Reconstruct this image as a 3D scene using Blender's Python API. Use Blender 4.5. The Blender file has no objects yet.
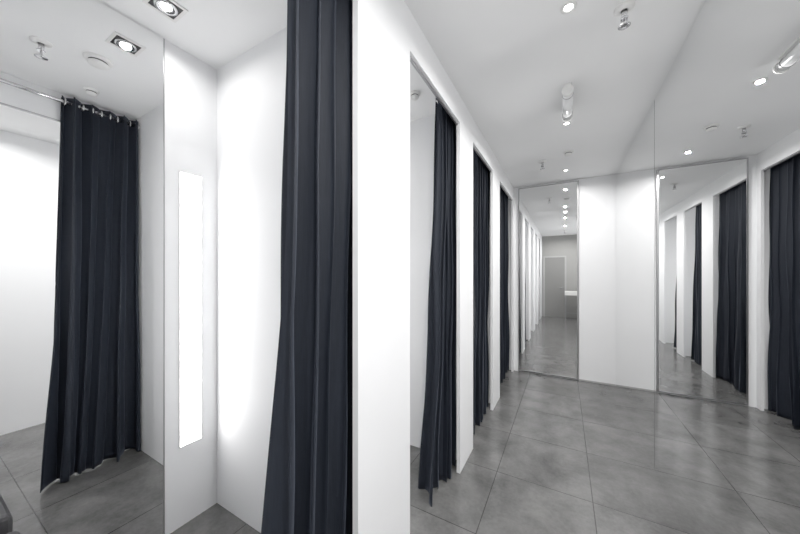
import bpy, bmesh, math, random
from mathutils import Vector, Matrix
random.seed(4)
S=bpy.context.scene
S.view_settings.view_transform='Standard'
S.view_settings.look='None'
S.view_settings.gamma=1.18
H=2.80; XL=-0.671; XI=-0.697; XB=-1.954; XR=0.60; YE=4.74; YR=-1.9

# ---------------- materials
def newmat(n):
    m=bpy.data.materials.new(n); m.use_nodes=True
    return m, m.node_tree.nodes, m.node_tree.links, m.node_tree.nodes['Principled BSDF']
def paint(n,col,rough=0.6,metal=0.0,var=0.02,scale=3.0,spec=0.5):
    m,N,L,b=newmat(n)
    t=N.new('ShaderNodeTexNoise'); t.inputs['Scale'].default_value=scale; t.inputs['Detail'].default_value=4
    tc=N.new('ShaderNodeTexCoord'); L.new(tc.outputs['Object'],t.inputs['Vector'])
    r=N.new('ShaderNodeValToRGB')
    r.color_ramp.elements[0].position=.3; r.color_ramp.elements[1].position=.7
    r.color_ramp.elements[0].color=(*[max(0,c*(1-var)) for c in col],1)
    r.color_ramp.elements[1].color=(*[min(1,c*(1+var)) for c in col],1)
    L.new(t.outputs['Fac'],r.inputs['Fac']); L.new(r.outputs['Color'],b.inputs['Base Color'])
    b.inputs['Roughness'].default_value=rough; b.inputs['Metallic'].default_value=metal
    b.inputs['Specular IOR Level'].default_value=spec
    return m
def emit(n,col,st):
    m,N,L,b=newmat(n)
    b.inputs['Base Color'].default_value=(*col,1)
    b.inputs['Emission Color'].default_value=(*col,1); b.inputs['Emission Strength'].default_value=st
    return m
M_wall=paint('white_wall_paint',(.875,.882,.895),.55,spec=.25,var=.01)
M_ceil=paint('ceiling_paint',(.88,.885,.89),.8,spec=.2,var=.01)
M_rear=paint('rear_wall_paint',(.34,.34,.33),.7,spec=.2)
M_plast=paint('white_plastic',(.80,.80,.79),.35)
M_dark=paint('dark_recess',(.02,.02,.022),.4)
M_chrome=paint('chrome',(.66,.66,.67),.2,1.0)
M_alu=paint('brushed_aluminium',(.42,.42,.43),.35,1.0)
M_pouf=paint('dark_grey_leather',(.055,.055,.06),.45,scale=30,var=.2)
M_door=paint('grey_door_laminate',(.22,.22,.215),.5)
M_strip=emit('led_diffuser',(1,.99,.98),11.5)
M_bulb=emit('lamp_glow',(1,.98,.95),25.0)
M_glass=paint('frosted_tube',(.88,.89,.90),.2)
M_skirt=paint('skirting_grey',(.40,.40,.40),.5)
m,N,L,b=newmat('mirror_silver')
b.inputs['Base Color'].default_value=(.90,.905,.905,1); b.inputs['Metallic'].default_value=1; b.inputs['Roughness'].default_value=0.0
M_mir=m
# curtain cloth
m,N,L,b=newmat('navy_curtain_cloth')
tc=N.new('ShaderNodeTexCoord'); mp=N.new('ShaderNodeMapping'); mp.inputs['Scale'].default_value=(90,90,4)
t=N.new('ShaderNodeTexNoise'); t.inputs['Scale'].default_value=3; t.inputs['Detail'].default_value=5
r=N.new('ShaderNodeValToRGB'); r.color_ramp.elements[0].color=(.0045,.0064,.0108,1); r.color_ramp.elements[1].color=(.0150,.0195,.030,1)
L.new(tc.outputs['Object'],mp.inputs['Vector']); L.new(mp.outputs['Vector'],t.inputs['Vector'])
L.new(t.outputs['Fac'],r.inputs['Fac']); L.new(r.outputs['Color'],b.inputs['Base Color'])
b.inputs['Roughness'].default_value=.7; b.inputs['Specular IOR Level'].default_value=.25
b.inputs['Sheen Weight'].default_value=.11; b.inputs['Sheen Roughness'].default_value=.35; b.inputs['Sheen Tint'].default_value=(.58,.68,.92,1)
M_cur=m
# floor tiles
m,N,L,b=newmat('grey_stone_tiles')
tc=N.new('ShaderNodeTexCoord')
mp=N.new('ShaderNodeMapping'); mp.inputs['Location'].default_value=(-.163,-.45,0)
L.new(tc.outputs['Object'],mp.inputs['Vector'])
br=N.new('ShaderNodeTexBrick'); br.offset=0; br.squash=1
br.inputs['Scale'].default_value=1; br.inputs['Brick Width'].default_value=.6; br.inputs['Row Height'].default_value=.6
br.inputs['Mortar Size'].default_value=.003; br.inputs['Mortar Smooth'].default_value=.1; br.inputs['Bias'].default_value=0
br.inputs['Color1'].default_value=(.90,.90,.90,1); br.inputs['Color2'].default_value=(1.08,1.08,1.08,1); br.inputs['Mortar'].default_value=(.34,.34,.34,1)
L.new(mp.outputs['Vector'],br.inputs['Vector'])
n1=N.new('ShaderNodeTexNoise'); n1.inputs['Scale'].default_value=3.4; n1.inputs['Detail'].default_value=7; n1.inputs['Roughness'].default_value=.62; n1.inputs['Distortion'].default_value=.25
L.new(tc.outputs['Object'],n1.inputs['Vector'])
n2=N.new('ShaderNodeTexNoise'); n2.inputs['Scale'].default_value=40; n2.inputs['Detail'].default_value=5; n2.inputs['Roughness'].default_value=.7
L.new(tc.outputs['Object'],n2.inputs['Vector'])
mm=N.new('ShaderNodeMix'); mm.data_type='FLOAT'; mm.inputs['Factor'].default_value=.25
L.new(n1.outputs['Fac'],mm.inputs[2]); L.new(n2.outputs['Fac'],mm.inputs[3])
r1=N.new('ShaderNodeValToRGB'); r1.color_ramp.elements[0].position=.32; r1.color_ramp.elements[1].position=.68
r1.color_ramp.elements[0].color=(.056,.056,.056,1); r1.color_ramp.elements[1].color=(.165,.164,.162,1)
L.new(mm.outputs[0],r1.inputs['Fac'])
mx=N.new('ShaderNodeMix'); mx.data_type='RGBA'; mx.blend_type='MULTIPLY'; mx.inputs['Factor'].default_value=1
L.new(r1.outputs['Color'],mx.inputs[6]); L.new(br.outputs['Color'],mx.inputs[7]); L.new(mx.outputs[2],b.inputs['Base Color'])
mr=N.new('ShaderNodeMapRange'); mr.inputs['To Min'].default_value=.12; mr.inputs['To Max'].default_value=.22
L.new(n1.outputs['Fac'],mr.inputs['Value']); L.new(mr.outputs['Result'],b.inputs['Roughness'])
b.inputs['Specular IOR Level'].default_value=.55
bp=N.new('ShaderNodeBump'); bp.inputs['Strength'].default_value=.2; bp.inputs['Distance'].default_value=.002; bp.invert=True
L.new(br.outputs['Fac'],bp.inputs['Height']); L.new(bp.outputs['Normal'],b.inputs['Normal'])
M_floor=m

# ---------------- helpers
def obj(name,bm,mats,parent=None,smooth=False):
    me=bpy.data.meshes.new(name); bm.normal_update(); bm.to_mesh(me); bm.free()
    for mm in mats: me.materials.append(mm)
    if smooth:
        for p in me.polygons: p.use_smooth=True
    o=bpy.data.objects.new(name,me); S.collection.objects.link(o)
    if parent: o.parent=parent
    return o
def empty(name,loc=(0,0,0)):
    e=bpy.data.objects.new(name,None); e.empty_display_size=.1; S.collection.objects.link(e); e.location=loc; return e
def box(bm,x0,x1,y0,y1,z0,z1,mi=0,bev=0):
    r=bmesh.ops.create_cube(bm,size=1)
    vs=r['verts']
    for v in vs:
        v.co=Vector(((x0+x1)/2+v.co.x*(x1-x0),(y0+y1)/2+v.co.y*(y1-y0),(z0+z1)/2+v.co.z*(z1-z0)))
    fs=set(f for v in vs for f in v.link_faces)
    for f in fs: f.material_index=mi
    if bev:
        es=set(e for v in vs for e in v.link_edges)
        rr=bmesh.ops.bevel(bm,geom=list(es),offset=bev,segments=3,affect='EDGES',profile=.5)
        for f in rr['faces']: f.material_index=mi
def boxes(name,lst,mats,parent=None,bev=0):
    bm=bmesh.new()
    for l in lst: box(bm,*l[:6],mi=(l[6] if len(l)>6 else 0),bev=bev)
    return obj(name,bm,mats,parent)
def lathe(bm,prof,n=28,mi=0,c=(0,0,0)):
    rings=[]
    for r,z in prof:
        rings.append([bm.verts.new((c[0]+max(r,1e-4)*math.cos(2*math.pi*i/n),c[1]+max(r,1e-4)*math.sin(2*math.pi*i/n),c[2]+z)) for i in range(n)])
    for a in range(len(rings)-1):
        for i in range(n):
            f=bm.faces.new((rings[a][i],rings[a][(i+1)%n],rings[a+1][(i+1)%n],rings[a+1][i])); f.material_index=mi; f.smooth=True
def cyl(bm,p,q,r,n=16,mi=0):
    p=Vector(p);q=Vector(q);d=q-p
    rr=bmesh.ops.create_cone(bm,cap_ends=True,segments=n,radius1=r,radius2=r,depth=d.length)
    R=d.to_track_quat('Z','Y').to_matrix().to_4x4(); T=Matrix.Translation((p+q)/2)
    bmesh.ops.transform(bm,matrix=T@R,verts=rr['verts'])
    for f in set(f for v in rr['verts'] for f in v.link_faces):
        f.material_index=mi; f.smooth=len(f.verts)==4
def torus(bm,c,R,r,axis='Y',n=20,m2=8,mi=0):
    vs=[]
    for i in range(n):
        a=2*math.pi*i/n; row=[]
        for j in range(m2):
            bb=2*math.pi*j/m2; rad=R+r*math.cos(bb); h=r*math.sin(bb)
            if axis=='Y': co=(c[0]+rad*math.cos(a),c[1]+h,c[2]+rad*math.sin(a))
            elif axis=='X': co=(c[0]+h,c[1]+rad*math.cos(a),c[2]+rad*math.sin(a))
            else: co=(c[0]+rad*math.cos(a),c[1]+rad*math.sin(a),c[2]+h)
            row.append(bm.verts.new(co))
        vs.append(row)
    for i in range(n):
        for j in range(m2):
            f=bm.faces.new((vs[i][j],vs[(i+1)%n][j],vs[(i+1)%n][(j+1)%m2],vs[i][(j+1)%m2])); f.smooth=True; f.material_index=mi

# ---------------- room shell
boxes('floor',[(-2.06,.72,YR-.1,YE+.1,-.1,0)],[M_floor])
boxes('ceiling',[(-2.06,.72,YR-.1,YE+.1,H,H+.1)],[M_ceil])
boxes('wall_right',[(XR,.72,YR,YE,0,H)],[M_wall])
boxes('wall_far',[(-2.06,.72,YE,YE+.1,0,H)],[M_wall])
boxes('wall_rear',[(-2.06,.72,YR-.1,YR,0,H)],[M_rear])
boxes('wall_booth_back',[(-2.06,XB,YR,YE,0,H)],[M_wall])
openings=[(-1.06,-.30),(.06,.868),(1.288,2.09),(2.445,3.235),(3.62,4.66)]
HT=2.60
L_=[];prev=YR
for a,b_ in openings:
    L_.append((XI,XL,prev,a,0,H)); L_.append((XI,XL,a,b_,HT,H)); prev=b_
L_.append((XI,XL,prev,YE,0,H))
boxes('wall_left',L_,[M_wall])
parts=[-1.24,-.07,1.10,2.28,3.45]
for p in parts:
    boxes('wall_partition',[(XB,XI,p-.05,p+.05,0,H)],[M_wall])
for i,(a,b_) in enumerate(openings):
    boxes('trim_%d'%(i+1),[(XI-.002,XI+.010,a,b_,HT-.012,HT)],[M_alu])
booths=[(-1.19,-.12),(-.02,1.05),(1.15,2.23),(2.33,3.40),(3.50,4.74)]

# ---------------- mirrors
def mirror_x(name,xf,y0,y1,z0,z1,thick,side):
    e=empty(name,(xf,(y0+y1)/2,(z0+z1)/2))
    xa,xb=(xf-thick,xf) if side>0 else (xf,xf+thick)
    o=boxes('glass',[(xa,xb,y0,y1,z0,z1)],[M_mir]); o.parent=e; o.matrix_parent_inverse=Matrix.Translation(-e.location)
    return e
def childbox(e,name,l,mats,bev=0):
    o=boxes(name,l,mats,bev=bev); o.parent=e; o.matrix_parent_inverse=Matrix.Translation(-e.location); return o
def adopt(e,o):
    o.parent=e; o.matrix_parent_inverse=Matrix.Translation(-Vector(e.location)); return o
for y0,y1 in [(1.02,2.8365),(2.8435,YE-.008)]:
    e=mirror_x('wall_mirror_panel',.592,y0,y1,.004,H-.002,.008,-1)
for (a,b_) in booths:
    e=mirror_x('fitting_mirror',XB+.006,a+.05,b_-.29 if b_<4.5 else 4.40,.006,H-.004,.006,1)
    ym=b_-.29 if b_<4.5 else 4.40
    childbox(e,'edge_trim',[(XB,XB+.008,ym,ym+.005,.006,H-.004)],[M_alu])
# end wall mirror
e=empty('full_length_mirror',(-.20,YE,1.4))
childbox(e,'glass',[(-.59,.158,YE-.022,YE-.001,.03,2.765)],[M_mir])
childbox(e,'frame',[(-.602,-.59,YE-.026,YE,.018,2.777),(.158,.180,YE-.026,YE,.018,2.777),(-.59,.158,YE-.026,YE,.018,.03),(-.59,.158,YE-.026,YE,2.765,2.777)],[M_alu])
boxes('baseboard_far',[(.182,.590,YE-.006,YE,0,.02)],[M_skirt])

# ---------------- curtains
def curtain(ya_t,ya_b,yb,rod0,rod1,Np,seed,x0=-.770):
    rnd=random.Random(seed)
    e=empty('curtain',(x0,(ya_t+yb)/2,1.38))
    ztop=2.765; zr=2.722
    bm=bmesh.new(); nx=Np*22; nz=64
    amp=[rnd.uniform(.5,1.3) for _ in range(Np+2)]
    ph1=[rnd.uniform(0,6.28) for _ in range(Np+2)]
    wt=[rnd.uniform(.7,1.3) for _ in range(Np)]; wb=[rnd.uniform(.45,1.7) for _ in range(Np)]
    def cum(w):
        s_=sum(w); c=[0]
        for v in w: c.append(c[-1]+v/s_)
        return c
    ct,cb=cum(wt),cum(wb)
    def smooth(c,q):
        s=int(min(q,Np-1)); return c[s]*(1-(q-s))+c[s+1]*(q-s)
    rows=[]
    for k in range(nz+1):
        h=k/nz
        z=ztop*(1-h)+.012*h
        ya=ya_t+(ya_b-ya_t)*(h**1.5)
        A=.036+.026*h**.6
        row=[]
        for i in range(nx+1):
            t0=i/nx; q=t0*Np; s=int(min(q,Np-1)); fr=q-s
            sf=fr*fr*(3-2*fr)
            a=amp[s]*(1-sf)+amp[s+1]*sf
            pp=ph1[s]*(1-sf)+ph1[s+1]*sf
            phi=2*math.pi*q + 1.1*h*math.sin(pp+h*2.4)
            t=smooth(ct,q)*(1-h)+smooth(cb,q)*h
            y=ya+(yb-ya)*t + (.011+.013*h)*math.sin(2*phi+.6)*a
            x=x0-.012*h + A*a*(math.sin(phi)+.28*h*math.sin(2*phi+pp)) + .010*h*math.sin(1.7*q+4*h+ph1[0])
            x+=.006*math.sin(14*h+2.3*q+pp)*min(1,h*3)
            # cloth rests softly against the back of the pier
            lim=XI-.004
            if x>lim-.02: x=lim-.02*math.exp(-(x-lim+.02)/.02)
            y=min(y,yb)
            row.append(bm.verts.new((x,y,z)))
        rows.append(row)
    for k in range(nz):
        for i in range(nx):
            bm.faces.new((rows[k][i],rows[k][i+1],rows[k+1][i+1],rows[k+1][i]))
    o=adopt(e,obj('fabric',bm,[M_cur],smooth=True))
    md=o.modifiers.new('thickness','SOLIDIFY'); md.thickness=.003; md.offset=0
    bm=bmesh.new()
    cyl(bm,(x0,rod0+.001,zr),(x0,rod1-.001,zr),.0125)
    for yy in (rod0+.001,rod1-.001):
        d=.012 if yy<(rod0+rod1)/2 else -.012
        cyl(bm,(x0,yy,zr),(x0,yy+d,zr),.026)
    adopt(e,obj('rod',bm,[M_chrome]))
    bm=bmesh.new()
    for i in range(2*Np):
        yy=ya_t+(yb-ya_t)*smooth(ct,(i+.5)/2)
        torus(bm,(x0,yy,zr),.024,.005)
    adopt(e,obj('eyelets',bm,[M_chrome]))
curtain(-1.05,-1.10,-.14,-1.19,-.12,10,11)
curtain(.61,.535,1.045,-.02,1.05,5,2,x0=-.756)
curtain(1.90,1.69,2.225,1.15,2.23,5,3)
curtain(2.80,2.64,3.390,2.33,3.40,6,5)
curtain(3.60,3.54,4.725,3.50,4.74,10,8)

# ---------------- vertical LED wall lights
for (a,b_) in booths:
    b2=b_ if b_<4.5 else 4.66
    y0,y1=b2-.208,b2-.095; z0,z1=.469,2.076
    e=empty('wall_light',(XB,(y0+y1)/2,(z0+z1)/2))
    childbox(e,'housing',[(XB,XB+.005,y0-.005,y0,z0-.005,z1+.005),(XB,XB+.005,y1,y1+.005,z0-.005,z1+.005),(XB,XB+.005,y0,y1,z0-.005,z0),(XB,XB+.005,y0,y1,z1,z1+.005)],[M_plast])
    childbox(e,'diffuser',[(XB,XB+.004,y0,y1,z0,z1)],[M_strip])

# ---------------- ceiling fixtures
def lamp(e,loc,power,size,spread=165,col=(1,.985,.97)):
    ld=bpy.data.lights.new('lamp','AREA'); ld.shape='DISK'; ld.size=size; ld.energy=power; ld.color=col; ld.spread=math.radians(spread)
    o=bpy.data.objects.new('lamp',ld); S.collection.objects.link(o); o.location=loc; adopt(e,o)
def square_downlight(x,y,power):
    e=empty('square_downlight',(x,y,H)); s=.068
    bm=bmesh.new()
    w=.014
    box(bm,x-s,x+s,y-s,y-s+w,H-.006,H); box(bm,x-s,x+s,y+s-w,y+s,H-.006,H)
    box(bm,x-s,x-s+w,y-s+w,y+s-w,H-.006,H); box(bm,x+s-w,x+s,y-s+w,y+s-w,H-.006,H)
    adopt(e,obj('frame',bm,[M_plast]))
    childbox(e,'recess',[(x-s+w,x+s-w,y-s+w,y+s-w,H-.003,H)],[M_dark])
    bm=bmesh.new(); lathe(bm,[(.046,-.004),(.048,-.010),(.036,-.012),(.024,-.006)],c=(x,y,H)); adopt(e,obj('reflector',bm,[M_chrome]))
    bm=bmesh.new(); lathe(bm,[(.024,-.007),(.014,-.010),(0,-.011)],c=(x,y,H)); adopt(e,obj('bulb',bm,[M_bulb]))
    lamp(e,(x,y,H-.016),power,.045)
def round_downlight(x,y,power):
    e=empty('recessed_downlight',(x,y,H))
    bm=bmesh.new(); lathe(bm,[(.036,0),(.035,-.005),(.024,-.006),(.019,-.002)],c=(x,y,H)); adopt(e,obj('ring',bm,[M_plast]))
    bm=bmesh.new(); lathe(bm,[(.019,-.002),(.010,-.004),(0,-.004)],c=(x,y,H)); adopt(e,obj('bulb',bm,[M_bulb]))
    lamp(e,(x,y,H-.012),power,.038)
def detector(x,y,R=.05):
    e=empty('smoke_detector',(x,y,H)); k=R/.05
    bm=bmesh.new(); lathe(bm,[(.05*k,0),(.05*k,-.010),(.046*k,-.014),(.034*k,-.016)],c=(x,y,H)); adopt(e,obj('base',bm,[M_plast]))
    bm=bmesh.new(); lathe(bm,[(.034*k,-.014),(.034*k,-.022)],c=(x,y,H)); adopt(e,obj('vent',bm,[M_dark]))
    bm=bmesh.new(); lathe(bm,[(.034*k,-.022),(.038*k,-.026),(.036*k,-.034),(.024*k,-.042),(0,-.044)],c=(x,y,H)); adopt(e,obj('cap',bm,[M_plast]))
def sprinkler(x,y,s=1.0):
    e=empty('fire_sprinkler',(x,y,H))
    bm=bmesh.new(); lathe(bm,[(.042,0),(.042,-.006),(.03,-.014),(.016,-.016)],c=(x,y,H)); adopt(e,obj('rosette',bm,[M_plast]))
    bm=bmesh.new()
    cyl(bm,(x,y,H-.01),(x,y,H-.050*s),.012)
    cyl(bm,(x,y,H-.050*s),(x,y,H-.058*s),.017,6)
    cyl(bm,(x-.011,y,H-.055*s),(x-.011,y,H-.085*s),.0035,8); cyl(bm,(x+.011,y,H-.055*s),(x+.011,y,H-.085*s),.0035,8)
    cyl(bm,(x,y,H-.058*s),(x,y,H-.085*s),.004,8)
    lathe(bm,[(0,-.085*s),(.022,-.086*s),(.026,-.090*s),(.012,-.093*s),(0,-.095*s)],c=(x,y,H))
    adopt(e,obj('head',bm,[M_chrome]))
PB=3.2
for (a,b_) in booths:
    b2=b_ if b_<4.5 else 4.6
    square_downlight(-1.705,b2-.375,PB)
    detector(-1.40,b2-.41,.065); sprinkler(-1.313,b2-.62); detector(-.95,b2-.33,.04)
for y in (-1.0,.35,1.66,2.93): round_downlight(.02,y,19)
round_downlight(.02,4.25,11)
detector(.04,3.62,.05)
sprinkler(.26,1.80); sprinkler(-.22,3.78); sprinkler(.02,-.6)
# emergency tube luminaire
e=empty('emergency_tube_light',(.023,2.5,H))
bm=bmesh.new(); box(bm,-.002,.048,2.32,2.68,H-.012,H); 
for yy in (2.36,2.64): box(bm,.008,.038,yy-.008,yy+.008,H-.03,H-.012)
adopt(e,obj('mount',bm,[M_plast]))
bm=bmesh.new(); cyl(bm,(.023,2.32,H-.055),(.023,2.68,H-.055),.032,28); adopt(e,obj('tube',bm,[M_glass]))
bm=bmesh.new()
for yy in (2.30,2.68): cyl(bm,(.023,yy,H-.055),(.023,yy+.02,H-.055),.036,28)
adopt(e,obj('end_caps',bm,[M_plast]))
bm=bmesh.new()
for yy in (2.36,2.64): torus(bm,(.023,yy,H-.055),.033,.003)
adopt(e,obj('clips',bm,[M_alu]))

# ---------------- pouf stool in the booth
e=empty('pouf_stool',(-1.70,.08,.24))
childbox(e,'seat_cushion',[(-1.895,-1.53,-.0,.262,.36,.478)],[M_pouf],bev=.03)
childbox(e,'upholstered_base',[(-1.888,-1.537,.005,.255,.035,.362)],[M_pouf],bev=.012)
childbox(e,'piping',[(-1.893,-1.532,.002,.260,.352,.362)],[M_dark],bev=.003)
bm=bmesh.new()
for xx in (-1.86,-1.57):
    for yy in (.03,.22): cyl(bm,(xx,yy,0),(xx,yy,.04),.014)
adopt(e,obj('feet',bm,[M_dark]))

# ---------------- rear: door and console
e=empty('door_1',(-.24,YR,1.05))
childbox(e,'leaf',[(-.58,.02,YR+.001,YR+.028,.005,2.05)],[M_door])
childbox(e,'frame',[(-.63,-.58,YR+.001,YR+.04,0,2.10),(.02,.07,YR+.001,YR+.04,0,2.10),(-.58,.02,YR+.001,YR+.04,2.05,2.10)],[M_skirt])
bm=bmesh.new(); cyl(bm,(-.04,YR+.028,1.02),(-.04,YR+.075,1.02),.010); cyl(bm,(-.04,YR+.07,1.02),(-.16,YR+.07,1.02),.009); cyl(bm,(-.04,YR+.026,1.02),(-.04,YR+.034,1.02),.025)
adopt(e,obj('handle',bm,[M_chrome]))
e=empty('console_table',(.33,-1.5,.4))
childbox(e,'top',[(.02,.58,-1.70,-1.25,.80,.92)],[M_plast],bev=.006)
bm=bmesh.new()
for xx in (.05,.55):
    for yy in (-1.67,-1.28): box(bm,xx-.015,xx+.015,yy-.015,yy+.015,0,.80)
box(bm,.05,.55,-1.675,-1.66,.18,.20)
adopt(e,obj('legs',bm,[M_alu]))

# ---------------- world, camera
w=bpy.data.worlds.new('World'); S.world=w; w.use_nodes=True
w.node_tree.nodes['Background'].inputs['Color'].default_value=(.8,.85,.9,1); w.node_tree.nodes['Background'].inputs['Strength'].default_value=.2
cd=bpy.data.cameras.new('Camera'); cam=bpy.data.objects.new('Camera',cd); S.collection.objects.link(cam)
cd.sensor_width=36; cd.lens=290/800*36; cd.shift_y=7/800; cd.clip_start=.02
cam.location=(0,0,1.48); cam.rotation_euler=(math.pi/2,0,math.atan(164/290))
S.camera=cam
